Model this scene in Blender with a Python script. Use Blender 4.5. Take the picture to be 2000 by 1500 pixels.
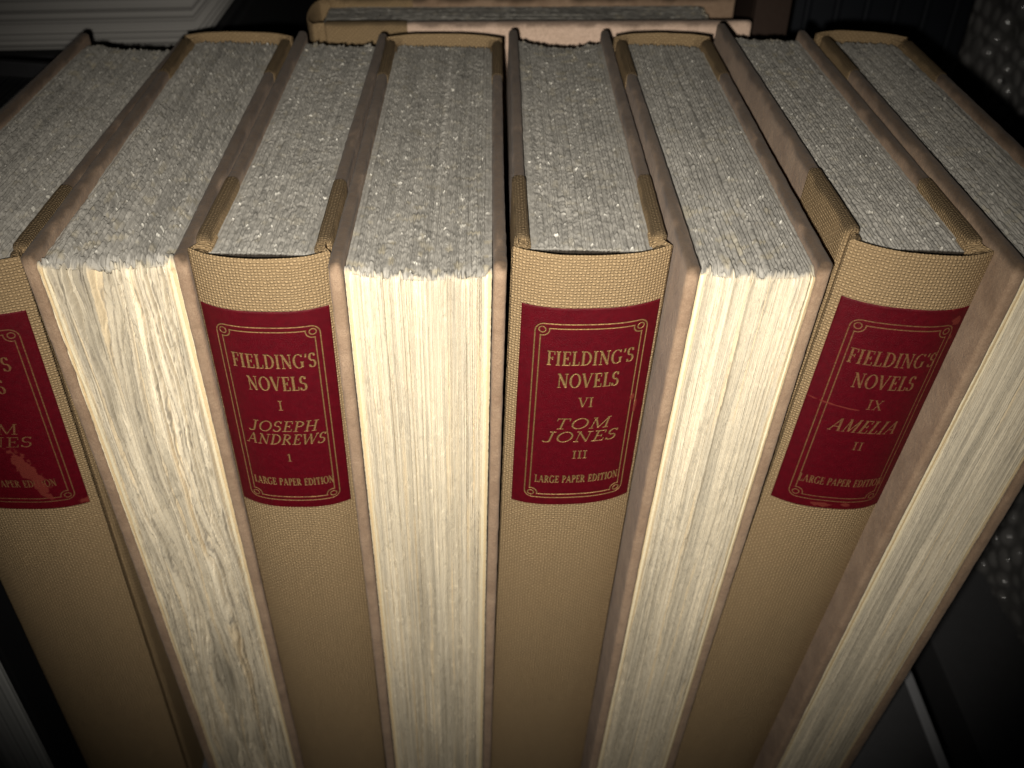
import bpy, bmesh, math
import numpy as np
from mathutils import Matrix, Vector

for o in list(bpy.data.objects):
    bpy.data.objects.remove(o)
S = bpy.context.scene
COL = S.collection
MM = 0.001

# ------------------------------------------------------------------ camera, world, lamp, exposure
F_PX, PITCH, ROLL, CAM_H = 1756.5, math.radians(39.943), math.radians(-1.183), 107.5
cp, sp, cr, sr = math.cos(PITCH), math.sin(PITCH), math.cos(ROLL), math.sin(ROLL)
FW = np.array([0, cp, -sp]); UP0 = np.array([0, sp, cp]); RT0 = np.array([1., 0, 0])
RT = RT0 * cr + UP0 * sr
UP = -RT0 * sr + UP0 * cr
CAM = np.array([0, 0, CAM_H])

def basis(pos):
    M = Matrix.Identity(4)
    for i in range(3):
        M[i][0] = RT[i]; M[i][1] = UP[i]; M[i][2] = -FW[i]; M[i][3] = pos[i] * MM
    return M

cd = bpy.data.cameras.new('camera'); cam = bpy.data.objects.new('camera', cd); COL.objects.link(cam)
cd.sensor_width = 36; cd.lens = 36 * F_PX / 2000
cd.clip_start = 0.005; cd.clip_end = 20
cd.dof.use_dof = True; cd.dof.focus_distance = 0.222; cd.dof.aperture_fstop = 17
cam.matrix_world = basis(CAM)
S.camera = cam

W = bpy.data.worlds.new('World'); S.world = W; W.use_nodes = True
W.node_tree.nodes['Background'].inputs['Color'].default_value = (0.9, 0.95, 1, 1)
W.node_tree.nodes['Background'].inputs['Strength'].default_value = 0.004

ld = bpy.data.lights.new('phone_flash', 'SPOT'); flash = bpy.data.objects.new('phone_flash', ld); COL.objects.link(flash)
ld.energy = 5.25; ld.color = (1.0, 0.945, 0.86); ld.shadow_soft_size = 0.0026
ld.spot_size = math.radians(69); ld.spot_blend = 1.0
flash.matrix_world = basis(CAM + RT * -9 + UP * -11) @ Matrix.Rotation(math.radians(4.0), 4, 'X') @ Matrix.Diagonal((1.22, 1, 1, 1))

S.view_settings.view_transform = 'Standard'; S.view_settings.look = 'None'
S.view_settings.exposure = 0; S.view_settings.gamma = 1; S.view_settings.use_curve_mapping = False
S.render.engine = 'CYCLES'

# ------------------------------------------------------------------ numpy noise
_tab = {}
def tab(seed):
    if seed not in _tab: _tab[seed] = np.random.RandomState(seed).rand(256, 256).astype(np.float32) * 2 - 1
    return _tab[seed]
def vn(x, y, seed=0):
    t = tab(seed); x = np.asarray(x, np.float64); y = np.asarray(y, np.float64)
    x, y = np.broadcast_arrays(x, y)
    xi = np.floor(x).astype(np.int64); yi = np.floor(y).astype(np.int64)
    fx = x - xi; fy = y - yi; fx = fx*fx*(3-2*fx); fy = fy*fy*(3-2*fy)
    a = t[xi & 255, yi & 255]; b = t[(xi+1) & 255, yi & 255]; c = t[xi & 255, (yi+1) & 255]; d = t[(xi+1) & 255, (yi+1) & 255]
    return (a*(1-fx)+b*fx)*(1-fy) + (c*(1-fx)+d*fx)*fy
def vr(x, y, seed=0):
    a = .5+seed*1.37; c, s_ = math.cos(a), math.sin(a)
    return vn(x*c+y*s_+seed*3.1, -x*s_+y*c, seed)
def vn1(i, y, seed=0):            # independent smooth noise per integer i
    t = tab(seed); i = np.asarray(i).astype(np.int64); y = np.asarray(y, np.float64)
    i, y = np.broadcast_arrays(i, y)
    yi = np.floor(y).astype(np.int64); f = y - yi; f = f*f*(3-2*f)
    yo = yi + i * 37
    return t[i & 255, yo & 255]*(1-f) + t[i & 255, (yo+1) & 255]*f
def rnd(i, seed=0):
    i = np.asarray(i).astype(np.int64); return tab(seed)[i & 255, (i >> 8) & 255] * .5 + .5
def fbm(x, y, seed, n=3):
    r = 0; a = 1
    for k in range(n): r = r + a*vn(x*2**k, y*2**k, seed+k); a *= .5
    return r
def sstep(a, b, x):
    t = np.clip((x-a)/(b-a), 0, 1); return t*t*(3-2*t)

# ------------------------------------------------------------------ mesh helpers
def mesh_obj(name, V, Fq, mat, parent=None, col=None, uv=None, smooth=True, attrs=None, tri=False):
    V = np.asarray(V, np.float32) * MM
    me = bpy.data.meshes.new(name); n = len(Fq); k = 4
    Fq = np.asarray(Fq, np.int32)
    me.vertices.add(len(V)); me.vertices.foreach_set('co', V.ravel())
    me.loops.add(n*k); me.loops.foreach_set('vertex_index', Fq.ravel())
    me.polygons.add(n); me.polygons.foreach_set('loop_start', np.arange(0, n*k, k, dtype=np.int32))
    me.polygons.foreach_set('loop_total', np.full(n, k, np.int32))
    me.update(calc_edges=True)
    if smooth: me.polygons.foreach_set('use_smooth', np.ones(n, bool))
    if col is not None:
        a = me.attributes.new('Col', 'FLOAT_COLOR', 'POINT')
        c = np.ones((len(V), 4), np.float32); c[:, :3] = col; a.data.foreach_set('color', c.ravel())
    for nm, d in (attrs or {}).items():
        a = me.attributes.new(nm, 'FLOAT', 'POINT'); a.data.foreach_set('value', np.asarray(d, np.float32).ravel())
    if uv is not None:
        l = me.uv_layers.new(name='UVMap'); l.data.foreach_set('uv', np.asarray(uv, np.float32)[Fq.ravel()].ravel())
    me.materials.append(mat)
    o = bpy.data.objects.new(name, me); COL.objects.link(o)
    if parent: o.parent = parent
    return o
def gridF(nu, nv, off=0, flip=False):
    i, j = np.meshgrid(np.arange(nu-1), np.arange(nv-1), indexing='ij'); a = (i*nv+j).ravel() + off
    q = np.stack([a, a+nv, a+nv+1, a+1], 1)
    return q[:, ::-1] if flip else q
class MB:
    def __init__(s): s.V = []; s.F = []; s.U = []; s.C = []; s.n = 0
    def add(s, V, Fq, uv=None, col=None):
        V = np.asarray(V, float); s.V.append(V); s.F.append(np.asarray(Fq) + s.n); s.n += len(V)
        s.U.append(np.zeros((len(V), 2)) if uv is None else np.asarray(uv))
        s.C.append(np.ones((len(V), 3)) if col is None else np.asarray(col))
    def build(s, name, mat, parent=None, xf=None, smooth=True, col=False):
        V = np.concatenate(s.V)
        if xf: V = xf(V)
        return mesh_obj(name, V, np.concatenate(s.F), mat, parent, uv=np.concatenate(s.U), smooth=smooth,
                        col=np.concatenate(s.C) if col else None)
def rbox(lo, hi, r, step=2.0, seed=None, bump=0.0):
    """box with rounded edges, surface gridded"""
    lo = np.array(lo, float); hi = np.array(hi, float); c = (lo+hi)/2; h = (hi-lo)/2; r = min(r, h.min()*.98)
    def ax(hh):
        n = max(2, int(2*(hh-r)/step)); k = np.linspace(0, 1, 4)
        e = r*(1-np.tan(k*math.pi/4))
        return np.unique(np.concatenate([-(hh-e)[::1], np.linspace(-(hh-r), hh-r, n+1), (hh-e)]).round(5))
    A = [ax(h[i]) for i in range(3)]
    V = []; Fs = []; U = []; n = 0
    for d in range(3):
        a, b = [(1, 2), (2, 0), (0, 1)][d]
        for sgn in (-1, 1):
            g1, g2 = np.meshgrid(A[a], A[b], indexing='ij'); P = np.zeros(g1.shape+(3,))
            P[..., d] = sgn*h[d]; P[..., a] = g1; P[..., b] = g2; P = P.reshape(-1, 3)
            inn = np.clip(P, -(h-r), h-r); dd = P-inn; ln = np.maximum(np.linalg.norm(dd, axis=1, keepdims=True), 1e-9)
            P2 = inn + r*dd/ln
            if bump and seed is not None:
                P2 = P2 + (dd/ln)*(bump*fbm(P[:, 1:2]/3+P[:, :1]*.7, P[:, 2:3]/3+P[:, :1]*.9, seed, 4))
            V.append(P2+c); Fs.append(gridF(len(A[a]), len(A[b]), n, sgn < 0)); n += len(P)
            U.append(P[:, [a, b]] if d != 0 else P[:, [1, 2]])
    return np.concatenate(V), np.concatenate(Fs), np.concatenate(U)
def tube(pts, r, seg=10):
    pts = np.array(pts, float); n = len(pts); V = []
    for i in range(n):
        t = pts[min(i+1, n-1)]-pts[max(i-1, 0)]; t /= np.linalg.norm(t)
        a = np.cross(t, [0.3, 0.2, 1]); a /= np.linalg.norm(a); b = np.cross(t, a)
        for k in range(seg+1):
            w = 2*math.pi*k/seg; V.append(pts[i]+r*(math.cos(w)*a+math.sin(w)*b))
    return np.array(V), gridF(n, seg+1)
def empty(name, loc, rot=None):
    o = bpy.data.objects.new(name, None); COL.objects.link(o); o.empty_display_size = .02
    if rot is not None:
        M = Matrix.Identity(4)
        for i in range(3):
            for j in range(3): M[i][j] = rot[i][j]
            M[i][3] = loc[i]*MM
        o.matrix_world = M
    else: o.location = [c*MM for c in loc]
    return o
def tag(o, label, cat, group=None):
    o['label'] = label; o['category'] = cat
    if group: o['group'] = group
    return o
def struct(o): o['kind'] = 'structure'; return o

# ------------------------------------------------------------------ materials
class NT:
    def __init__(s, name):
        s.m = bpy.data.materials.new(name); s.m.use_nodes = True; s.t = s.m.node_tree; s.t.nodes.clear()
        s.out = s.n('ShaderNodeOutputMaterial'); s.b = s.n('ShaderNodeBsdfPrincipled')
        s.l(s.b.outputs[0], s.out.inputs[0])
    def n(s, k, **kw):
        nd = s.t.nodes.new(k)
        for a, v in kw.items(): setattr(nd, a, v)
        return nd
    def l(s, a, b): s.t.links.new(a, b)
    def inp(s, nd, i, v):
        if hasattr(v, 'is_linked') or isinstance(v, bpy.types.NodeSocket): s.l(v, nd.inputs[i])
        else: nd.inputs[i].default_value = v
    def math(s, op, a, b=0.0, c=0.0):
        nd = s.n('ShaderNodeMath', operation=op); s.inp(nd, 0, a); s.inp(nd, 1, b)
        if op in ('MULTIPLY_ADD',): s.inp(nd, 2, c)
        return nd.outputs[0]
    def noise(s, vec, scale, detail=3, rough=.5, dist=0):
        nd = s.n('ShaderNodeTexNoise'); s.inp(nd, 'Vector', vec); nd.inputs['Scale'].default_value = scale
        nd.inputs['Detail'].default_value = detail; nd.inputs['Roughness'].default_value = rough; nd.inputs['Distortion'].default_value = dist
        return nd.outputs[0]
    def ramp(s, f, stops):
        nd = s.n('ShaderNodeValToRGB'); s.l(f, nd.inputs[0]); el = nd.color_ramp.elements
        while len(el) < len(stops): el.new(.5)
        for e, (p, c) in zip(el, stops): e.position = p; e.color = (*c, 1) if len(c) == 3 else c
        return nd.outputs[0]
    def mix(s, f, a, b, mode='MIX'):
        nd = s.n('ShaderNodeMix', data_type='RGBA', blend_type=mode); s.inp(nd, 0, f)
        for i, v in ((6, a), (7, b)):
            if isinstance(v, bpy.types.NodeSocket): s.l(v, nd.inputs[i])
            else: nd.inputs[i].default_value = (*v, 1)
        return nd.outputs[2]
    def bump(s, h, dist, strength=1.0, normal=None):
        nd = s.n('ShaderNodeBump'); s.l(h, nd.inputs['Height']); nd.inputs['Distance'].default_value = dist; nd.inputs['Strength'].default_value = strength
        if normal is not None: s.l(normal, nd.inputs['Normal'])
        return nd.outputs[0]
    def set(s, **kw):
        for k, v in kw.items():
            k = k.replace('_', ' ')
            if isinstance(v, bpy.types.NodeSocket): s.l(v, s.b.inputs[k])
            else: s.b.inputs[k].default_value = (*v, 1) if isinstance(v, tuple) and len(v) == 3 else v
    def obj(s): return s.n('ShaderNodeTexCoord').outputs['Object']

def mat_pages():
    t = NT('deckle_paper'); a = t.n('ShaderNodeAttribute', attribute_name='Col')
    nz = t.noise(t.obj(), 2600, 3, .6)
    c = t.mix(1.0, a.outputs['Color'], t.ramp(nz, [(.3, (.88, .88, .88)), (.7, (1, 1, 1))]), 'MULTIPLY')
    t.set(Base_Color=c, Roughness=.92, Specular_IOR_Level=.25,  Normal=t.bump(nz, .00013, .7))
    return t.m
def mat_cloth(name='buckram_cloth', base=(.345, .238, .124), dark=(.195, .130, .064), pitch=.84):
    t = NT(name); uv = t.n('ShaderNodeUVMap').outputs[0]
    n1 = t.noise(uv, .35, 3); n2 = t.noise(uv, 1.6, 2)
    sep = t.n('ShaderNodeSeparateXYZ'); t.l(uv, sep.inputs[0])
    k = math.pi/pitch
    wob = t.math('MULTIPLY', t.math('SUBTRACT', n1, .5), .9)
    wob2 = t.math('MULTIPLY', t.math('SUBTRACT', n2, .5), .28)
    U = t.math('MULTIPLY', t.math('ADD', t.math('ADD', sep.outputs[0], wob2), wob), k)
    V = t.math('MULTIPLY', t.math('SUBTRACT', t.math('ADD', sep.outputs[1], wob2), wob), k*1.08)
    su, sv = t.math('SINE', U), t.math('SINE', V)
    over = t.math('MULTIPLY', su, sv)
    au = t.math('MULTIPLY', t.math('ABSOLUTE', su), t.math('ABSOLUTE', sv))
    h = t.math('ADD', t.math('MULTIPLY', over, .22), t.math('MULTIPLY', t.math('POWER', au, .6), .85))
    fine = t.noise(uv, 7.0, 2)
    h2 = t.math('ADD', h, t.math('MULTIPLY', fine, .5))
    # yarn colours vary along the threads
    th1 = t.noise(t.n('ShaderNodeMapping').outputs[0], 1)
    mp = t.n('ShaderNodeMapping'); t.l(uv, mp.inputs[0]); mp.inputs['Scale'].default_value = (.25, 3.2, 1)
    th = t.noise(mp.outputs[0], 1.0, 2)
    big = t.noise(uv, .06, 4, .6)
    c = t.mix(th, dark, base)
    c = t.mix(t.ramp(big, [(.35, (0, 0, 0)), (.70, (.75, .75, .75))]), c, (.26, .18, .095))
    c = t.mix(t.ramp(over, [(.35, (0, 0, 0)), (1., (.8, .8, .8))]), c, (.48, .345, .19))
    c = t.mix(1.0, c, t.n('ShaderNodeAttribute', attribute_name='Col').outputs['Color'], 'MULTIPLY')
    t.set(Base_Color=c, Roughness=.72, Specular_IOR_Level=.25, Normal=t.bump(h2, .00036, 1.0))
    return t.m
def mat_board(name='drab_board', a=(.205, .138, .091), b=(.345, .248, .170)):
    t = NT(name); o = t.obj()
    n = t.noise(o, 90, 5, .65, .4); n2 = t.noise(o, 700, 4, .7); n3 = t.noise(o, 3500, 2, .6)
    c = t.mix(t.ramp(n, [(.3, (0, 0, 0)), (.72, (1, 1, 1))]), a, b)
    c = t.mix(t.ramp(n2, [(.5, (0, 0, 0)), (.75, (.35, .35, .35))]), c, (.44, .31, .215))
    c = t.mix(t.ramp(n3, [(.35, (.5, .5, .5)), (.6, (0, 0, 0))]), c, (.18, .11, .07))
    hh = t.math('ADD', t.math('MULTIPLY', n2, 1.1), t.math('MULTIPLY', n3, .8)); hh = t.math('ADD', hh, t.math('MULTIPLY', t.noise(o, 260, 3, .6, 1.2), 1.6))
    c = t.mix(1.0, c, t.n('ShaderNodeAttribute', attribute_name='Col').outputs['Color'], 'MULTIPLY')
    t.set(Base_Color=c, Roughness=.95, Specular_IOR_Level=.12, Sheen_Weight=.07, Sheen_Roughness=.5, Normal=t.bump(hh, .00018, .9))
    return t.m
def mat_label():
    t = NT('red_leather_label'); uv = t.n('ShaderNodeUVMap').outputs[0]
    g = t.n('ShaderNodeAttribute', attribute_name='gold').outputs['Fac']
    sc = t.n('ShaderNodeAttribute', attribute_name='scuff').outputs['Fac']
    n = t.noise(uv, .5, 4, .6); gr = t.noise(uv, 2.6, 4, .65); fine = t.noise(uv, 9, 2)
    red = t.mix(n, (.040, .0007, .0030), (.100, .0018, .0066))
    c = t.mix(sc, red, (.130, .020, .014))
    c = t.mix(t.ramp(fine, [(.62, (0, 0, 0)), (.8, (.5, .5, .5))]), c, (.15, .011, .017))
    rub = t.ramp(t.noise(uv, 1.9, 3, .7), [(.30, (.10, .10, .10)), (.60, (1, 1, 1))])
    gm = t.math('MULTIPLY', g, rub)
    gold = t.mix(fine, (.23, .15, .05), (.70, .49, .20))
    t.set(Base_Color=t.mix(gm, c, gold), Metallic=t.math('MULTIPLY', gm, .92),
          Roughness=t.math('ADD', t.math('MULTIPLY', gr, .35), t.math('MULTIPLY_ADD', sc, .3, .30)), Specular_IOR_Level=.14)
    h = t.math('ADD', t.math('MULTIPLY', t.math('ADD', gr, t.math('MULTIPLY', fine, .5)), 1.0), t.math('MULTIPLY', g, -1.0))
    t.set(Normal=t.bump(h, .00020, .9))
    return t.m
def mat_plain(name, c, rough=.6, spec=.4, nz=0, nscale=200, bump=0):
    t = NT(name)
    if nz:
        n = t.noise(t.obj(), nscale, 4, .6)
        t.set(Base_Color=t.mix(n, tuple(x*(1-nz) for x in c), tuple(x*(1+nz) for x in c)))
        if bump: t.set(Normal=t.bump(n, bump, .8))
    else: t.set(Base_Color=c)
    t.set(Roughness=rough, Specular_IOR_Level=spec)
    return t.m
M_PAGE = mat_pages(); M_CLOTH = mat_cloth(); M_BOARD = mat_board(); M_LABEL = mat_label()
M_BOARD_PINK = mat_board('pinkish_board', (.70, .52, .40), (.83, .62, .49))
M_CUT = NT('cut_paper'); _a = M_CUT.n('ShaderNodeAttribute', attribute_name='Col'); M_CUT.set(Base_Color=_a.outputs['Color'], Roughness=.85, Specular_IOR_Level=.3); M_CUT = M_CUT.m
M_BLACK = mat_plain('black_cover_cloth', (.010, .010, .011), .7, .25, .3, 900, .0001)
M_DARKBOX = mat_plain('black_card', (.012, .012, .013), .8, .2, .3, 60)
M_SHELF = mat_plain('dark_grey_laminate', (.115, .115, .118), .55, .35, .12, 150)
M_TRIM = mat_plain('grey_edging', (.46, .465, .48), .6, .3, .06, 200)
M_WALL = mat_plain('dark_wall', (.012, .013, .016), .85, .2, .3, 30)
M_NAVY = mat_plain('navy_plastic', (.008, .010, .014), .5, .4, .15, 80)
M_CABLE = mat_plain('black_rubber', (.006, .006, .006), .45, .4)

# ------------------------------------------------------------------ lettering, drawn as distance to pen strokes
TH, TN = .062, .027
def SER(x, y, w=.17): return ('l', x-w, y, x+w, y, .024)
def glyph(ch):
    L = lambda x0, y0, x1, y1, h: ('l', x0, y0, x1, y1, h)
    st = lambda x, h=TH, w=.17: [L(x, 0, x, 1, h), SER(x, .022, w), SER(x, .978, w)]
    if ch == 'I': return .38, st(.19)
    if ch == '1': return .34, [L(.19, 0, .19, 1, TH), SER(.19, .022), L(.19, .97, .02, .84, TN)]
    if ch == 'F': return .62, st(.19)+[L(.19, .97, .60, .97, TN), L(.60, .98, .60, .76, TN), L(.19, .51, .46, .51, TN), L(.46, .62, .46, .40, TN)]
    if ch == 'E': return .66, st(.19)+[L(.19, .97, .60, .97, TN), L(.60, .98, .60, .76, TN), L(.19, .51, .46, .51, TN), L(.46, .62, .46, .40, TN), L(.19, .03, .63, .03, TN), L(.63, .02, .63, .25, TN)]
    if ch == 'L': return .62, st(.19)+[L(.19, .03, .60, .03, TN), L(.60, .02, .60, .26, TN)]
    if ch == 'D': return .84, st(.19)+[L(.19, .97, .34, .97, TN), L(.19, .03, .34, .03, TN), ('a', .34, .5, .42, .47, -90, 90)]
    if ch == 'N': return .88, [L(.16, 0, .16, 1, TN), SER(.16, .022, .14), L(.14, .97, .72, .03, TH), L(.72, 0, .72, 1, TN), SER(.72, .978, .14), SER(.12, .978, .12)]
    if ch == 'G': return .86, [('a', .45, .5, .38, .48, 48, 318), L(.72, .08, .72, .44, TH), SER(.72, .44, .14), L(.70, .80, .74, .97, TN)]
    if ch == "'": return .2, [L(.12, 1.0, .07, .74, .045)]
    if ch == 'S': return .58, [('a', .29, .735, .20, .245, 25, 265), ('a', .28, .265, .225, .25, 85, -155), L(.48, .80, .50, .97, TN), L(.05, .22, .06, .03, TN)]
    if ch == 'O': return .90, [('a', .45, .5, .38, .48, 0, 360)]
    if ch == 'V': return .84, [L(.10, .98, .42, .02, TH), L(.42, .02, .74, .98, TN), SER(.10, .978, .13), SER(.74, .978, .12)]
    if ch == 'J': return .50, [L(.30, .12, .30, 1, TH), SER(.30, .978), ('a', .12, .14, .18, .16, -150, 0)]
    if ch == 'P': return .66, st(.19)+[('a', .30, .725, .30, .245, -90, 90), L(.19, .97, .30, .97, TN), L(.19, .48, .30, .48, TN)]
    if ch == 'R': return .80, st(.19)+[('a', .30, .735, .29, .235, -90, 90), L(.19, .97, .30, .97, TN), L(.19, .50, .30, .50, TN), L(.36, .50, .74, .02, TH)]
    if ch == 'H': return .90, st(.19)+st(.71)+[L(.19, .5, .71, .5, TN)]
    if ch == 'A': return .86, [L(.42, .98, .10, .02, TN), L(.42, .98, .74, .02, TH), L(.22, .34, .64, .34, TN), SER(.10, .022, .12), SER(.74, .022, .13)]
    if ch == 'W': return 1.2, [L(.08, .98, .34, .02, TH), L(.34, .02, .60, .95, TN), L(.58, .98, .84, .02, TH), L(.84, .02, 1.10, .98, TN), SER(.08, .978, .11), SER(.58, .978, .1), SER(1.10, .978, .11)]
    if ch == 'T': return .74, [L(.37, 0, .37, 1, TH), SER(.37, .022), L(.04, .97, .70, .97, TN), L(.05, .98, .05, .76, TN), L(.69, .98, .69, .76, TN)]
    if ch == 'M': return 1.05, [L(.17, .98, .13, .02, TN), L(.17, .98, .50, .05, TH), L(.50, .05, .84, .98, TN), L(.84, .98, .88, .02, TH), SER(.13, .022, .12), SER(.88, .022, .15), SER(.15, .978, .1), SER(.86, .978, .1)]
    if ch == 'X': return .80, [L(.12, .98, .66, .02, TH), L(.66, .98, .12, .02, TN), SER(.12, .978, .12), SER(.66, .978, .12), SER(.12, .022, .12), SER(.66, .022, .12)]
    return .38, []
def strokes(text, cx, base, h, width, shear=0.0):
    """text line -> strokes in label mm: x right, d down"""
    gl = [glyph(c) for c in text]; sp_ = .10; tot = sum(g[0] for g in gl)+sp_*(len(gl)-1)
    sx = width/(tot*h); out = []; x = -tot/2
    for w, ss in gl:
        for s in ss:
            if s[0] == 'l':
                f = lambda a, b: (cx+((x+a)*sx+shear*(b-.5))*h, base-b*h)
                out.append(('seg', *f(s[1], s[2]), *f(s[3], s[4]), s[5]*h))
            else:
                _, ax, ay, rx, ry, a0, a1 = s; n = max(8, int(abs(a1-a0)/12)); P = []
                for k in range(n+1):
                    a = math.radians(a0+(a1-a0)*k/n); P.append((ax+rx*math.cos(a), ay+ry*math.sin(a), abs(math.cos(a))))
                for (p, q) in zip(P[:-1], P[1:]):
                    hw = (TN+(TH-TN)*((p[2]+q[2])/2)**1.5)*h
                    f = lambda a, b: (cx+((x+a)*sx+shear*(b-.5))*h, base-b*h)
                    out.append(('cap', *f(p[0], p[1]), *f(q[0], q[1]), hw))
        x += w+sp_
    return out
def polyline(pts, hw): return [('cap', *p, *q, hw) for p, q in zip(pts[:-1], pts[1:])]
def arcpts(cx, cy, r, a0, a1, n=10): return [(cx+r*math.cos(math.radians(a0+(a1-a0)*k/n)), cy+r*math.sin(math.radians(a0+(a1-a0)*k/n))) for k in range(n+1)]
def frame_strokes(cx, hw, d0, d1):
    out = []; lw = .14; r = 2.3
    for inset in (0, 1.35):
        x0, x1, y0, y1 = cx-hw+inset, cx+hw-inset, d0+inset, d1-inset
        if inset == 0:
            P = arcpts(x0+r, y0+r, r, 180, 270)+arcpts(x1-r, y0+r, r, 270, 360)+arcpts(x1-r, y1-r, r, 0, 90)+arcpts(x0+r, y1-r, r, 90, 180)
            out += polyline(P+[P[0]], lw)
        else:
            g = 2.1
            out += polyline([(x0+g, y0), (x1-g, y0)], lw)+polyline([(x0+g, y1), (x1-g, y1)], lw)+polyline([(x0, y0+g), (x0, y1-g)], lw)+polyline([(x1, y0+g), (x1, y1-g)], lw)
    for sx, ex in ((1, cx-hw), (-1, cx+hw)):
        for sy, ey in ((1, d0), (-1, d1)):
            c = (ex+sx*1.75, ey+sy*1.75)
            out += polyline(arcpts(*c, .85, 0, 360, 14), lw)
            # the inner line swings round the loop
            P = [(c[0]+sx*1.75*math.cos(t), c[1]+sy*1.75*math.sin(t)) for t in np.linspace(-.25, math.pi/2+.25, 10)]
            out += polyline(P, lw)
    return out
def raster(st, A, D, aa=.09):
    m = np.zeros(A.shape)
    a0, d0 = A[0, 0], D[0, 0]; da = A[1, 0]-A[0, 0]; dd = D[0, 1]-D[0, 0]
    for k, x0, y0, x1, y1, hw in st:
        pad = hw+aa*2
        i0 = max(0, int((min(x0, x1)-pad-a0)/da)); i1 = min(A.shape[0], int((max(x0, x1)+pad-a0)/da)+2)
        j0 = max(0, int((min(y0, y1)-pad-d0)/dd)); j1 = min(A.shape[1], int((max(y0, y1)+pad-d0)/dd)+2)
        if i1 <= i0 or j1 <= j0: continue
        a = A[i0:i1, j0:j1]; d = D[i0:i1, j0:j1]
        vx, vy = x1-x0, y1-y0; ln = math.hypot(vx, vy)+1e-9; ux, uy = vx/ln, vy/ln
        px, py = a-x0, d-y0; t = px*ux+py*uy; q = np.abs(-px*uy+py*ux)
        if k == 'cap': sd = np.hypot(px-np.clip(t, 0, ln)*ux, py-np.clip(t, 0, ln)*uy)-hw
        else: sd = np.maximum(q-hw, np.maximum(-t, t-ln))
        m[i0:i1, j0:j1] = np.maximum(m[i0:i1, j0:j1], np.clip(.5-sd/aa, 0, 1))
    return m

# ------------------------------------------------------------------ the books
CREAM = np.array([.56, .492, .368]); GREY = np.array([.30, .284, .25])
BT = 3.1          # board thickness
APEX, EAR = -6.6, -2.2

def spine_path(T, n=64, apex=APEX):
    """outer plan curve of the spine cloth, left ear to right ear: x, y, arc"""
    hw = T/2+.7
    t = np.linspace(-1, 1, n)
    x = hw*np.sign(t)*np.abs(t)**.97
    y = apex+(EAR-apex)*np.abs(t)**2.6
    arc = np.concatenate([[0], np.cumsum(np.hypot(np.diff(x), np.diff(y)))]); arc -= arc[-1]/2
    return x, y, arc

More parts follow.
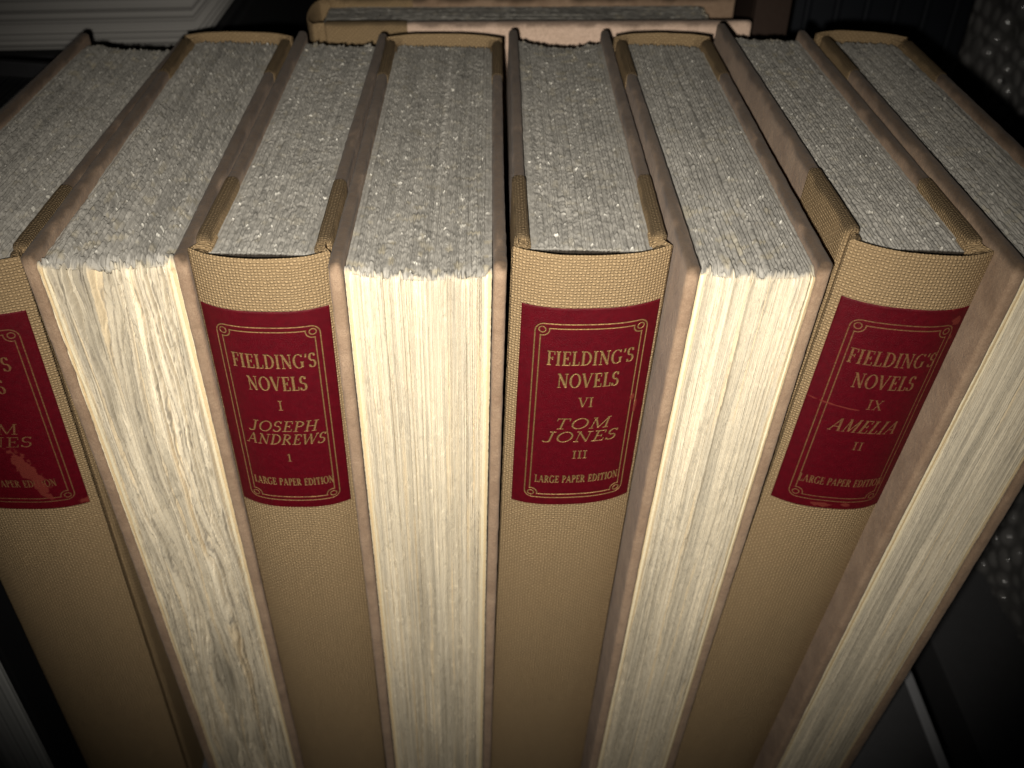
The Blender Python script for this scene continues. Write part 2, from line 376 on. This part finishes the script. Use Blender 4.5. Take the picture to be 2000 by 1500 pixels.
def page_block(par, xf, T, Lb, H, P, mat=M_PAGE):
    W_ = T-2*BT-.2; rs = P['seed']
    dx = P.get('dx', .125); ds = P.get('ds', .27)
    xs = np.linspace(-W_/2, W_/2, int(W_/dx)); q = xs/(W_/2)
    sq = P.get('sq', 3.0)
    ys = P.get('ys', .3)*(1-np.abs(q)**2.2*.8)
    yf = Lb-P.get('rec', 4.0)+P.get('bulge', 0)*(1-q**2)+P.get('fskew', 0)*q
    r = 1.0
    ltop = float(np.mean(yf-ys))-r
    n0, n1, n2 = 5, int(ltop/ds), 8
    zdep = H-sq-r if P['fore'] else 12.0
    n3 = int(zdep/(ds*1.15))
    # s: signed arc distance from corner (negative: top, positive: fore-edge)
    u0 = np.array([5, 3, 1.4, .5, .12]); u1 = np.linspace(0, 1, n1, endpoint=False); u2 = np.linspace(0, math.pi/2, n2, endpoint=False); u3 = np.linspace(0, zdep, n3)
    X = np.repeat(xs[:, None], n0+n1+n2+n3, 1)
    Y = np.concatenate([np.repeat(ys[:, None], n0, 1), ys[:, None]+(yf-r-ys)[:, None]*u1[None], (yf-r)[:, None]+r*np.sin(u2)[None], np.repeat(yf[:, None], n3, 1)], 1)
    Z = np.concatenate([-u0, np.zeros(n1), r*(np.cos(u2)-1), -r-u3])[None]-sq+0*X
    NY = np.concatenate([np.full(n0, -1.), np.zeros(n1), np.sin(u2), np.ones(n3)])[None]+0*X
    NZ = np.concatenate([np.zeros(n0), np.ones(n1), np.cos(u2), np.zeros(n3)])[None]+0*X
    s = np.concatenate([u0*0-ltop-2, (u1-1)*ltop, u2*r, u3+r*1.57])[None]+0*X
    fore = sstep(-.2, 1.2, s)                       # 0 on top, 1 on fore-edge
    t = P.get('leaf', .52)
    # wandering leaf index
    wd = P.get('wander', .6)
    warp = np.where(s < 0, .30*vn(X/3.2, s/9, rs)+.16*vn(X/1.2, s/3, rs+1), wd*(.75*vn(X/4, s/P.get('wl', 60), rs)+.25*vn(X/1.8, s/P.get('wl', 60)*3.5, rs+1)))
    warp += P.get('splay', 0)*vn(X/9, s/60, rs+9)
    u = (X+warp)/t+500; li = np.floor(u); fr = u-li
    grp = np.floor(u/7.0)
    bi = np.floor(u+.5); de = np.abs(u-bi)*t
    crk = -(.12+1.0*rnd(bi, rs+40)**2.2*(.55+.6*vn1(bi, s/P.get('lc', 60), rs+41)))*np.exp(-(de/.15)**2)
    gap = -1.5*sstep(.84, .90, rnd(bi, rs+60))*(.5+.6*vn1(bi, s/35, rs+61))*np.exp(-(de/.24)**2)*P.get('gaps', 1.0)
    # top
    lines = P.get('lines', .5); grain = P.get('grain', .3)
    tt = P.get('tleaf', 1.0)
    ut = (X+.55*vn(X/1.7, s/90, rs)+.16*vn(X/2.2, s/11, rs+53)+.10*vr(X/1.2, s/2.5, rs+1))/tt+700; lt = np.floor(ut); ft = ut-lt
    ridge = 1-np.abs(2*ft-1)**2.2
    lump = .60*vn1(lt, s/(1.1+1.4*rnd(lt, rs+54)), rs+2)+.45*vn1(lt, s/.8, rs+3)+.8*np.maximum(0, vn1(lt, s/2.6, rs+55)-.35)
    gt = rnd(np.floor(ut/4.0), rs+4)-.5
    ht = lines*(.92*ridge+.26*lump*(.25+.75*ridge)+.34*gt+.25*vn1(lt, s/30, rs+5)+.30*crk+.5*gap)
    gx = X+.25*vr(X/1.1, s/2, rs+51); gs = s+.4*vr(X/1.3, s/2.3, rs+52)
    ht += grain*(.40*vn(gx/.66, gs/1.25, rs+6)+.60*np.maximum(0, vn(gx/.40, gs/.75, rs+7))+.30*vr(X/1.7, s/2.4, rs+8))
    # fore-edge
    rag = P.get('rag', 1.0); tl = P.get('terl', 40.)
    bm = P.get('bumps', .5)
    hf = .24*vn1(li, s/45, rs+10)+.12*vn1(li, s/18, rs+11)*rag+.06*bm*vn1(li, s/2.5, rs+31)+.24*(rnd(li, rs+12)-.5)-.12*np.abs(2*fr-1)**4+1.25*P.get('crack', .9)*crk+gap
    ter = fbm(X/1.9+.35*vr(X/.9, s/5, rs+13), s/tl, rs+14, 3)*2.3
    hf += rag*.46*(np.floor(ter)+sstep(.0, .14, ter-np.floor(ter)))+.07*bm*vr(X/.5, s/1.2, rs+15)
    hf += P.get('groove', .5)*vn(X/2.4, s/110, rs+16)
    # outermost endpapers are smooth and even
    ed = sstep(W_/2-2.3, W_/2-1.2, np.abs(X)+.25*vn(0*X, s/6, rs+17))
    hf = hf*(1-ed*.85)+ed*(-.1+.35*(np.floor(np.abs(X)/.55)%2)*.5)
    ht = ht*(1-.6*ed)
    # ragged corner: leaves end at slightly different heights
    crn = np.exp(-(s/1.6)**2)
    h = ht*(1-fore)+hf*fore+crn*(.55*(vn1(li, s/3, rs+18))+.5*vn(X/1.8, s*0, rs+19)-.25)*P.get('crn', 1.0 if P['fore'] else .25)
    # flecks of loose paper
    rg = np.random.RandomState(rs+50); fleck = np.zeros_like(X)
    for _ in range(int(2.6*P.get('flecks', 60))):
        fx = rg.uniform(-W_/2+1, W_/2-1); fs = -rg.uniform(0, ltop); a = rg.uniform(0, 3.14); ra = rg.uniform(.17, .40)*(rg.uniform(1.5, 2.1) if rg.rand() < .22 else 1); rb = ra*rg.uniform(.4, 1)
        i0 = np.searchsorted(xs, fx-1); i1 = np.searchsorted(xs, fx+1); ss = s[0]; j0 = np.searchsorted(ss, fs-1); j1 = np.searchsorted(ss, fs+1)
        dx_, dy_ = X[i0:i1, j0:j1]-fx, s[i0:i1, j0:j1]-fs
        d2 = ((dx_*math.cos(a)+dy_*math.sin(a))/ra)**2+((-dx_*math.sin(a)+dy_*math.cos(a))/rb)**2
        k = np.clip(1.4-d2, 0, 1); fleck[i0:i1, j0:j1] = np.maximum(fleck[i0:i1, j0:j1], k*rg.uniform(.2, 1)**1.3)
    h = h+.38*fleck
    for k, v in P.get('xforms', {}).items(): pass
    Y = Y+NY*h; Z = Z+NZ*h
    X = X+.06*vn(X/.4, s/.7, rs+21)
    # colour of the paper itself
    tone = .5+.5*vn1(li, s/P.get('lc', 60), rs+22)
    dust = P.get('dust', 1.0)
    ctop = P.get('gmul', 1.0)*GREY[None, None]*(1+.22*(rnd(lt, rs+56)-.5)+.20*(tone-.5)+.10*fbm(X/5, s/9, rs+23, 3)+.15*vn(X/.7, s/1.4, rs+57))[..., None]
    yel = sstep(.35, .9, vn(X/2.2, s/2.2, rs+24))[..., None]*.45*(.4+.6*sstep(-60, 0, s))[..., None]
    ctop = ctop*(1-yel)+np.array([.43, .37, .24])*yel
    ctop = ctop+(np.clip(ht, -.6, .6)*0)[..., None]
    tg = .5+.5*vn1(grp, s/60, rs+34)
    cf = CREAM[None, None]*(1+P.get('tone', 1.1)*(.30*(tone-.5)+.26*(tg-.5))+.06*vn(X/6, s/20, rs+25))[..., None]
    tanm = (sstep(.80, .90, rnd(li, rs+26))*sstep(-.1, .4, vn1(li, s/30, rs+27)))[..., None]*.55
    cf = cf*(1-tanm)+np.array([.74, .585, .36])*tanm
    dirt = (sstep(.0, .75, .75*fbm(X/1.0, s/24, rs+28, 3)+.3*vr(X/.5, s/1.5, rs+33))*P.get('dirt', .35))[..., None]
    cf = cf*(1-dirt)+np.array([.38, .36, .31])*dirt
    # thin wandering grey lines over the fore-edge
    nl = .8*fbm(X/1.5, s/P.get('dl', 26), rs+35, 3)+.22*vr(X/.5, s/2.4, rs+36)
    dl = np.exp(-(nl/.04)**2)*sstep(-.25, .35, fbm(X/3, s/30, rs+37, 2))
    dl = (dl*P.get('dline', .5))[..., None]
    cf = cf*(1-dl)+np.array([.27, .255, .215])*dl
    if P.get('bline'):  # leaf boundaries painted darker: shade of the gaps put into the colour
        uj = u+.13*vr(X/.4, s/1.6, rs+45)+.22*vn1(bi, s/9, rs+46); bj = np.floor(uj+.5)
        bl = np.exp(-((np.abs(uj-bj)*t)/.085)**2)*sstep(.30, .60, rnd(bj, rs+40)+.35*vn1(bj, s/14, rs+47))*P['bline']
        bl = bl[..., None]; cf = cf*(1-bl)+np.array([.26, .23, .185])*bl
    ce = np.where((np.floor(np.abs(X)/.75) % 2)[..., None] > 0, np.array([.62, .48, .28]), np.array([.72, .63, .44]))
    cf = cf*(1-ed[..., None])+ce*ed[..., None]
    fj = sstep(-.5, 1.3, s+.5*vn1(li, s*0, rs+29)+.35*vn(X/.8, s/.8, rs+30))[..., None]
    C = ctop*(1-fj)+cf*fj
    fl = fleck[..., None]; C = C*(1-fl)+np.array([.78, .75, .66])*fl
    C[:, :n0] = (.022, .017, .012)          # spine-side wall painted near-black: shade of the hollow spine put into the colour
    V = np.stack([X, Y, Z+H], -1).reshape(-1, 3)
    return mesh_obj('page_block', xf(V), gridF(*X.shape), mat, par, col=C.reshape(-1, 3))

def boards_and_cloth(par, xf, T, Lb, H, seed, skew=0, cloth_w=33., m_board=M_BOARD, m_back=None, m_cloth=M_CLOTH, yb0=0.0, r=1.15, apex=APEX):
    mb = MB()
    for sgn in (-1, 1):
        x0 = sgn*(T/2-BT/2); sk = sgn*skew/2
        V, Fq, U = rbox((x0-BT/2, yb0+2.5+sk, 0), (x0+BT/2, Lb+sk, H), r, 1.4, seed+sgn, .07)
        bow = .35*np.sin(np.pi*np.clip((V[:, 1])/Lb, 0, 1))*sgn*-.5+.25*sgn*vn(V[:, 1]/50, V[:, 2]/60, seed+7)
        V[:, 0] += bow
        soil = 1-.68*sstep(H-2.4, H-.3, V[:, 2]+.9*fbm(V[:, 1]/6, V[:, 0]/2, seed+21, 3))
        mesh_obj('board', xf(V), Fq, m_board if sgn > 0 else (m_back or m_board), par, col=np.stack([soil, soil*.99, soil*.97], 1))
        e = .22
        V, Fq, U = rbox((x0-BT/2-e, yb0+1.9+sk, -.1), (x0+BT/2+e, cloth_w+sk, H+e), r+.15, 1.4, seed+sgn, .05)
        V[:, 0] += .35*np.sin(np.pi*np.clip((V[:, 1])/Lb, 0, 1))*sgn*-.5+.25*sgn*vn(V[:, 1]/50, V[:, 2]/60, seed+7)
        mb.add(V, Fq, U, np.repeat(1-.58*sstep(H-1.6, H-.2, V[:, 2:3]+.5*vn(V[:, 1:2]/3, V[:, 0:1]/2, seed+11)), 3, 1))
    # sheet round the back: joint, ear, rounded spine, ear, joint
    x, y, arc = spine_path(T, 64, apex)
    lx = np.array([-(T/2-.6), -(T/2-.9), -(T/2-.2)]); ly = np.array([5., .2, -.9])
    px = np.concatenate([lx, x, -lx[::-1]]); py = np.concatenate([ly, y, ly[::-1]])
    py = py+np.sign(px)*skew/2*np.clip(np.abs(px)/(T/2), 0, 1)
    pa = np.concatenate([[0], np.cumsum(np.hypot(np.diff(px), np.diff(py)))]); pa -= pa[-1]/2
    tx, ty = np.gradient(px), np.gradient(py); l = np.hypot(tx, ty); nx, ny = -ty/l, tx/l   # inward
    th = .75
    # profile across the rim: outer down-side, rim, inner
    nz = 60
    zz = np.concatenate([np.linspace(0, H-1.2, nz), H-1.2+.9*np.sin(np.linspace(.15, 1.57, 5))])
    off = np.concatenate([np.zeros(nz), .38*(1-np.cos(np.linspace(.15, 1.57, 5)))])
    rim_in = np.array([th*.75, th, th+.1, th+.25, th+.3]); rim_z = H-np.array([.35, .75, 1.25, 2.3, 8.0])
    zz = np.concatenate([zz, rim_z]); off = np.concatenate([off, rim_in])
    # towards the corners the turned-in cloth slopes inwards as a gusset
    cornr = np.clip((np.abs(px)-(T/2-4.5))/4.5, 0, 1)
    PX = px[:, None]+nx[:, None]*off[None]; PY = py[:, None]+ny[:, None]*off[None]; PZ = zz[None]+0*PX
    k = np.zeros(len(zz)); k[-3:] = [.55, 1.0, 1.15]
    g = cornr[:, None]*k[None]
    PX = PX-np.sign(px)[:, None]*g*2.5; PY = PY+g*2.1
    PZ = PZ+.10*vn(px[:, None]/6, zz[None]/9, seed+3)
    jit = .09*fbm(px[:, None]/7, zz[None]/25, seed+5, 2); PX = PX-nx[:, None]*jit; PY = PY-ny[:, None]*jit
    V = np.stack([PX, PY, PZ], -1).reshape(-1, 3)
    vz = np.concatenate([[0], np.cumsum(np.hypot(np.diff(zz), np.diff(off)))])
    uv = np.stack(np.broadcast_arrays(pa[:, None], vz[None]), -1).reshape(-1, 2)
    mb.add(V, gridF(len(px), len(zz)), uv)
    return mb.build('spine_cloth', m_cloth, par, xf, col=True)

def spine_label(par, xf, T, H, seed, lines, a0, a1, skew=0, gold_amt=1.0, scuffs=(), d0=14.6, d1=82.5):
    st = .11
    x, y, arc = spine_path(T, 200); y = y+x/(T/2)*skew/2
    na, nd = int((a1-a0)/st), int((d1-d0)/st)
    a = np.linspace(a0, a1, na); d = np.linspace(d0, d1, nd)
    A, D = np.meshgrid(a, d, indexing='ij')
    cx = (a0+a1)/2+.5; sc = min(1.0, (a1-a0)/33.5)
    stks = frame_strokes(cx-.1, (a1-a0)/2-3.4, d0+4.6, d1-3.2)
    for text, base, h, w, sh in lines: stks += strokes(text, cx+.3, base, h, w, sh)
    g = raster(stks, A, D)*gold_amt
    scf = np.zeros(A.shape)
    eg = np.minimum(np.minimum(A-a0, a1-A), np.minimum(D-d0, d1-D))
    scf = np.maximum(scf, sstep(.62, .9, fbm(A/2.2, D/2.2, seed+2, 3)*.8+.75*np.exp(-eg/.5)-.55))
    for (pa, pd, ra, rd, an) in scuffs:
        da, dd_ = A-pa, D-pd; ca, sa = math.cos(an), math.sin(an)
        q = np.hypot((da*ca+dd_*sa)/ra, (-da*sa+dd_*ca)/rd)+.35*fbm(A/1.1, D/1.1, seed+4, 3)
        scf = np.maximum(scf, 1-sstep(.7, 1.0, q))
    g = g*(1-.85*scf)
    hgt = .30-.05*g+.03*fbm(A/5, D/5, seed+1, 2)-.2*sstep(.35, 0, eg)
    bx, by = np.interp(A, arc, x), np.interp(A, arc, y)
    tx = np.interp(A, arc, np.gradient(x, arc)); ty = np.interp(A, arc, np.gradient(y, arc))
    PX = bx+ty*hgt; PY = by-tx*hgt
    jit = .16*fbm(bx/7, (H-D)/25, seed-1000+5, 2) if False else 0
    V = np.stack([PX, PY, H-D], -1).reshape(-1, 3)
    return mesh_obj('spine_label', xf(V), gridF(na, nd, 0, True), M_LABEL, par, uv=np.stack([A, -D], -1).reshape(-1, 2), attrs={'gold': g, 'scuff': scf})

SHELF_Z = -268.0
GROUP = 'matching volumes standing in the row'
def place(name, bx, by, bz, lean, yaw, T):
    """empty at the bottom centre of a leaning book whose top centre is bx,by,bz; returns empty, height"""
    l, a = math.radians(lean), math.radians(yaw)
    ca, sa = math.cos(a), math.sin(a)
    Zr = np.array([[ca, -sa, 0], [sa, ca, 0], [0, 0, 1]])
    rt = Zr@np.array([math.cos(l), 0, math.sin(l)]); bk = Zr@np.array([0, 1., 0]); up = -(Zr@np.array([math.sin(l), 0, -math.cos(l)]))
    H = (bz-SHELF_Z-T/2*abs(math.sin(l)))/math.cos(l)
    base = np.array([bx, by, bz])-up*H
    return empty(name, base, np.stack([rt, bk, up], 1)), H

LB = 143.5
def book(pos, T, label, fore, P, skew=0, text=None, lab=None, gold=1.0, scuffs=()):
    e, H = place('book', *pos, T)
    tag(e, label, 'book', GROUP)
    if fore:                                   # fore-edge towards the viewer: turned about
        Lb = 144.5
        def xf(V): W2 = np.array(V, float); W2[:, 0] *= -1; W2[:, 1] = 1.5+Lb-W2[:, 1]; return W2
    else:
        Lb = LB
        def xf(V): return np.array(V, float)
    P = dict(P); P['fore'] = fore
    page_block(e, xf, T, Lb, H, P)
    c = boards_and_cloth(e, xf, T, Lb, H, P['seed'], skew)
    if text: spine_label(c, xf, T, H, P['seed'], text, *lab, skew=skew, gold_amt=gold, scuffs=scuffs)
    return e

def label_lines(num, title, sub, sub_d=64.0, wide=1.0):
    L = [("FIELDING'S", 31.7, 4.4, 21.8*wide, 0), ('NOVELS', 38.9, 4.6, 15.6*wide, 0)]
    if num: L.append((num, 45.5, 3.2, {1: 1.2, 2: 3.8}.get(len(num), 5)*(1), 0))
    L += title
    if sub: L.append((sub, sub_d, 2.8, {1: 1.0, 2: 2.6, 3: 4.0}[len(sub)], 0))
    L.append(('LARGE PAPER EDITION', 73.3, 2.75, 23.2*wide, 0))
    return L

# A
book((-132.7, 182.3, -.2, -5.0, -.6), 37.2, 'cloth-spined book whose badly scraped red label is cut off at left', False,
     dict(seed=100, lines=.95, grain=.22, rec=4, bulge=-3, flecks=55), skew=1.5,
     text=label_lines('', [('TOM', 53.1, 3.7, 14.5, .28), ('JONES', 57.8, 3.7, 19, .28)], ''), lab=(-20.2, 17.6), gold=.33,
     scuffs=[(5.0, 66, 2.6, 9, -.35), (17, 81, 2.5, 1.2, 0), (7, 74, 1.6, 5, -.3)])
# B
book((-92.4, 174.6, .1, -2.88, .5), 36.7, 'book with torn, splayed cream page edges, left of the JOSEPH ANDREWS label', True,
     dict(seed=200, lines=1.25, grain=.22, rec=1.2, bulge=1.2, wander=1.5, wl=42, lc=24, splay=1.8, rag=.95, groove=1.3, crack=1.5, gaps=1.5, tone=1.5, dirt=.03, dline=.22, dl=55, bline=.80, leaf=.92, terl=75., bumps=.10, tleaf=1.15, crn=2.1, flecks=70, fskew=1.2), skew=1.6)
# C
book((-57.4, 181.0, -.1, -3.04, -.1), 31.2, 'cloth-spined book with the red label reading JOSEPH ANDREWS', False,
     dict(seed=300, lines=.42, grain=.36, rec=4, bulge=-2, flecks=80), skew=.3,
     text=label_lines('I', [('JOSEPH', 53.0, 3.7, 17.4, .28), ('ANDREWS', 57.7, 3.7, 20.5, .28)], '1', wide=.94), lab=(-16.5, 15.4), gold=.72)
# D
book((-20.5, 169.8, -.45, -2.71, .2), 39.7, 'thick book with straight cream page edges, left of the unscraped TOM JONES label', True,
     dict(seed=400, lines=.6, grain=.30, rec=1.0, bulge=2.6, wander=.3, rag=.45, bumps=.2, dirt=.10, dline=.25, dl=60, groove=.8, crack=1.5, bline=.40, flecks=90, crn=1.9), skew=1.8)
# E
book((19.3, 180.5, -.7, -3.06, 0), 35.9, 'cloth-spined book with the bright, whole red label reading TOM JONES', False,
     dict(seed=500, lines=.42, grain=.32, rec=3.5, bulge=-6.5, flecks=70), skew=2.4,
     text=label_lines('VI', [('TOM', 53.1, 3.7, 14.7, .28), ('JONES', 57.8, 3.7, 19.2, .28)], 'III'), lab=(-16.2, 18.3),
     scuffs=[(14.3, 44, .7, 1.1, .3), (15.5, 48, .5, 2.5, .1)])
# F
book((55.6, 166.0, -.4, -3.33, .44), 33.3, 'book with pale fuzzy page edges, left of the AMELIA label', True,
     dict(seed=600, lines=.75, grain=.26, rec=1.5, bulge=1.6, wander=.35, wl=40, rag=.45, bumps=.7, dirt=.12, dline=.3, dl=40, groove=.45, crack=1.3, bline=.30, flecks=45, crn=1.6), skew=3.1)
# G
book((93.0, 176.0, .5, -4.35, 1.35), 31.2, 'cloth-spined book with the dull red label reading AMELIA', False,
     dict(seed=700, lines=.45, grain=.34, rec=3.5, bulge=-2, flecks=90), skew=-3.2,
     text=label_lines('IX', [('AMELIA', 53.6, 4.4, 17.0, .28)], 'II', 59.6, wide=.98), lab=(-15.0, 16.4), gold=.34,
     scuffs=[(13.5, 18.5, 1.6, 1.3, .5), (14.0, 23, .8, .8, 0), (-8, 45.5, 7, .25, .1), (-2, 81, 3, .8, 0), (5, 80.5, 1.5, .8, 0)])
# H
book((124.8, 161.6, .3, -4.45, 1.1), 31.4, 'last book at the right end of the row, with greyish page edges', True,
     dict(seed=800, lines=1.0, grain=.22, rec=1.0, bulge=.8, wander=.5, wl=70, lc=50, rag=.35, gaps=1.5, tone=1.3, crack=1.4, dirt=.06, dline=.2, dl=60, bline=.6, leaf=.62, terl=50., bumps=.6, tleaf=.8, groove=.7, flecks=40), skew=.3)

# ------------------------------------------------------------------ the book standing behind, its cover towards us
e, H = place('book', 7.0, 365.5, -5.0, -.9, -91.2, 33.0)
l = math.radians(-.9); a = math.radians(-.9)
rt = np.array([0, -1., 0]); bk = np.array([math.cos(l), 0, math.sin(l)]); up = np.array([-math.sin(l), 0, math.cos(l)])
H = 262.0; top = np.array([-70.5, 366.5, -5.4]); base = top-up*H
M = Matrix.Identity(4)
for i in range(3): M[i][0] = rt[i]; M[i][1] = bk[i]; M[i][2] = up[i]; M[i][3] = base[i]*MM
e.matrix_world = M
tag(e, 'book standing sideways behind the row with its pale pinkish cover facing out', 'book')
idf = lambda V: np.array(V, float)
page_block(e, idf, 33.0, 165., H, dict(seed=900, fore=True, dx=.4, ds=.6, lines=.9, grain=.3, rec=12, bulge=-2, flecks=30, sq=3.6, gmul=.75))
boards_and_cloth(e, idf, 33.0, 165., H, 900, 0, 34., m_board=M_BOARD_PINK, m_back=M_BOARD)

# ------------------------------------------------------------------ simple cut-edge books
def cut_block(name, lo, hi, parent, mat, axis, n=120, seed=1, amp=.12, base=(.62, .61, .57), period=1.1, sig=8):
    """page block whose leaves are stacked along 'axis': shallow grooves between gatherings on all four sides"""
    lo = np.array(lo, float); hi = np.array(hi, float); ln = hi[axis]-lo[axis]
    u = np.linspace(0, ln, int(ln/.16)); k = np.floor(u/period)
    fr = u/period-k
    dep = amp*(np.abs(2*fr-1)**6*(.25+.75*rnd(k, seed)))+amp*3.2*np.exp(-((u % (period*sig)-period*.5)/.22)**2)+amp*.5*(rnd(np.floor(u/.32), seed+1)-.5)
    o = [i for i in range(3) if i != axis]
    ring = []
    a0, a1, b0, b1 = lo[o[0]], hi[o[0]], lo[o[1]], hi[o[1]]
    P = [(a0, b0), (a1, b0), (a1, b1), (a0, b1), (a0, b0)]
    V = np.zeros((len(u), 5, 3))
    for j, (pa, pb) in enumerate(P):
        V[:, j, axis] = lo[axis]+u
        V[:, j, o[0]] = pa+np.where(pa == a0, dep, -dep); V[:, j, o[1]] = pb+np.where(pb == b0, dep, -dep)
    tone = (1+.22*(rnd(k, seed+2)-.5)+.18*(rnd(np.floor(u/.55), seed+3)-.5))*np.where(rnd(np.floor(u/.42), seed+4) > .86, .45, 1)
    C = np.repeat(np.array(base)[None]*tone[:, None], 5, 0).reshape(-1, 3)
    mb = MB(); mb.add(V.reshape(-1, 3), gridF(len(u), 5, 0, axis != 1), col=C)
    for j in (0, -1):
        q = V[j, :4]; mb.add(q, [[0, 1, 2, 3]], col=np.repeat(np.array(base)[None], 4, 0))
    return mb.build(name, mat, parent, smooth=False, col=True)
def add_board(parent, lo, hi, mat, name='board', r=.7):
    V, Fq, U = rbox(lo, hi, r, 25.); return mesh_obj(name, V, Fq, mat, parent, uv=U)

# black book leaning against the left end
e, H = place('book', -178.0, 176.0, -9.0, -5.2, 0, 36.0)
tag(e, 'black-covered book with clean grey-white page edges at the lower left corner', 'book')
for sx in (-1, 1): add_board(e, (sx*16.6-1.3, 0, 0), (sx*16.6+1.3, 150, H), M_BLACK)
add_board(e, (-17.5, 150.2, 0), (17.5, 153, H), M_BLACK, 'spine')
cut_block('page_block', (-15.0, 9, 4), (15.0, 149, H-5), e, M_CUT, 0, seed=31, amp=.10, period=1.3, base=(.42, .42, .40))

# thick book lying at the upper left, on a black box
BZ = -27.0
e = empty('book', (-215, 440, BZ)); tag(e, 'thick book lying flat at the upper left, only its banded white page edges showing', 'book')
add_board(e, (-80, -66, .2), (92, 170, 3.2), M_BLACK)
add_board(e, (-80, -66, 50.4), (92, 170, 53.4), M_BLACK)
cut_block('page_block', (-78, -60, 3.4), (88, 168, 50.2), e, M_CUT, 2, seed=41, amp=.45, period=2.2, sig=5, base=(.22, .212, .198))
o = add_board(None, (-300, 372, SHELF_Z+.3), (-121, 612, BZ-.1), M_DARKBOX, 'storage_box', 1.5)
tag(o, 'black box under the white-edged book lying at the upper left', 'box')

# dark brown book edge-on to the right of the pale cover
e = empty('book', (110.0, 452, SHELF_Z)); tag(e, 'dark brown book standing edge-on in shadow right of the pale cover', 'book')
M_BROWN = mat_plain('brown_cover_cloth', (.035, .022, .016), .8, .2, .2, 500, .0001)
hb = 290
for sx in (-1, 1): add_board(e, (sx*6.2-1.2, -70, .3), (sx*6.2+1.2, 80, hb), M_BROWN)
add_board(e, (-7.4, -73, .3), (7.4, -70.2, hb), M_BROWN, 'spine')
cut_block('page_block', (-4.9, -69, 3), (4.9, 76, hb-4), e, M_CUT, 0, seed=51)

# ------------------------------------------------------------------ setting: shelf, floor, wall
def slab(name, lo, hi, mat, r=.6, parent=None):
    V, Fq, U = rbox(lo, hi, r, 60.); return mesh_obj(name, V, Fq, mat, parent, uv=U)
sh = struct(slab('shelf', (-420, 100, SHELF_Z-18), (179.0, 640, SHELF_Z), M_SHELF))
slab('edge_strip', (179.1, 100, SHELF_Z-18), (183.6, 640, SHELF_Z+.4), M_TRIM, .5, sh)
struct(slab('floor', (-900, -300, -560), (1100, 900, -520), M_DARKBOX))
struct(slab('wall', (-900, 660, -519), (1100, 700, 600), M_WALL))

# grey cabinet top to the right, lower than the shelf
CZ = -330.0
cb = slab('cabinet', (232, 60, -519.5), (700, 655, CZ), M_SHELF, 1.0)
tag(cb, 'low dark grey cabinet top right of the shelf edge', 'cabinet')
# cable on it
pts = [(228+6*math.sin(k*.33)+k*4.6, 150+k*2.5-3*math.cos(k*.4), CZ+2.6) for k in range(0, 22)]
V, Fq = tube([(p[0]+9, p[1], p[2]) for p in pts], 2.4)
tag(mesh_obj('cable', V, Fq, M_CABLE), 'thin black cable on the dark cabinet top at the lower right corner', 'cable')

# navy ribbed crate at the back
e = empty('crate', (190, 520, SHELF_Z))
tag(e, 'dark navy ribbed plastic crate at the back right', 'crate')
M_ = slab('body', (-55, -38, .2), (55, 80, 320), M_NAVY, 3, e)
for k in range(7): slab('rib', (-50+k*15.5, -41.5, 4), (-46.5+k*15.5, -38.2, 299), M_NAVY, 1.2, e)
slab('rim', (-59, -44, 300), (59, 84, 316), M_NAVY, 2.5, e)

# parcel in bubble wrap on the right
t = NT('clear_bubble_film')
t.set(Base_Color=(.22, .213, .203), Roughness=.10, Specular_IOR_Level=.6, Coat_Weight=.4, Coat_Roughness=.06, Normal=t.bump(t.noise(t.obj(), 260, 4, .6), .00035, .6))
M_BUB = t.m
e = empty('parcel', (318, 420, CZ)); tag(e, 'dark parcel wrapped in bubble film at the right', 'parcel')
slab('box', (-34, -215, .3), (180, 150, 330), M_DARKBOX, 3, e)
# bubble sheet: one mesh, domes on a staggered grid, on the left face and wrapped over front
ny, nz = 760, 680
yy = np.linspace(-222, 156, ny); zz = np.linspace(.6, 338, nz); Yg, Zg = np.meshgrid(yy, zz, indexing='ij')
wy = Yg+3.5*vn(Yg/26, Zg/26, 61); wz = Zg+3.5*vn(Yg/26, Zg/26, 62)
px_, pz_ = 12.5, 10.8
row = np.floor(wz/pz_); fy = (wy/px_+.5*(row % 2)) % 1-.5; fz = wz/pz_-row-.5
rr = np.hypot(fy*px_, fz*pz_)/(5.4-1.6*rnd(np.floor(wy/px_+.5*(row % 2))*29+row*5, 67)); cell = np.floor(wy/px_+.5*(row % 2))*13+row*7
dome = np.sqrt(np.clip(1-rr**2, 0, 1))*(.8+4.0*rnd(cell, 63))
Xg = -37.5-dome+6*fbm(Yg/70, Zg/80, 64, 3)*.6-.5*vn(Yg/9, Zg/9, 65)
V = np.stack([Xg, Yg, Zg], -1).reshape(-1, 3)
mesh_obj('bubble_wrap', V, gridF(ny, nz, 0, True), M_BUB, e)
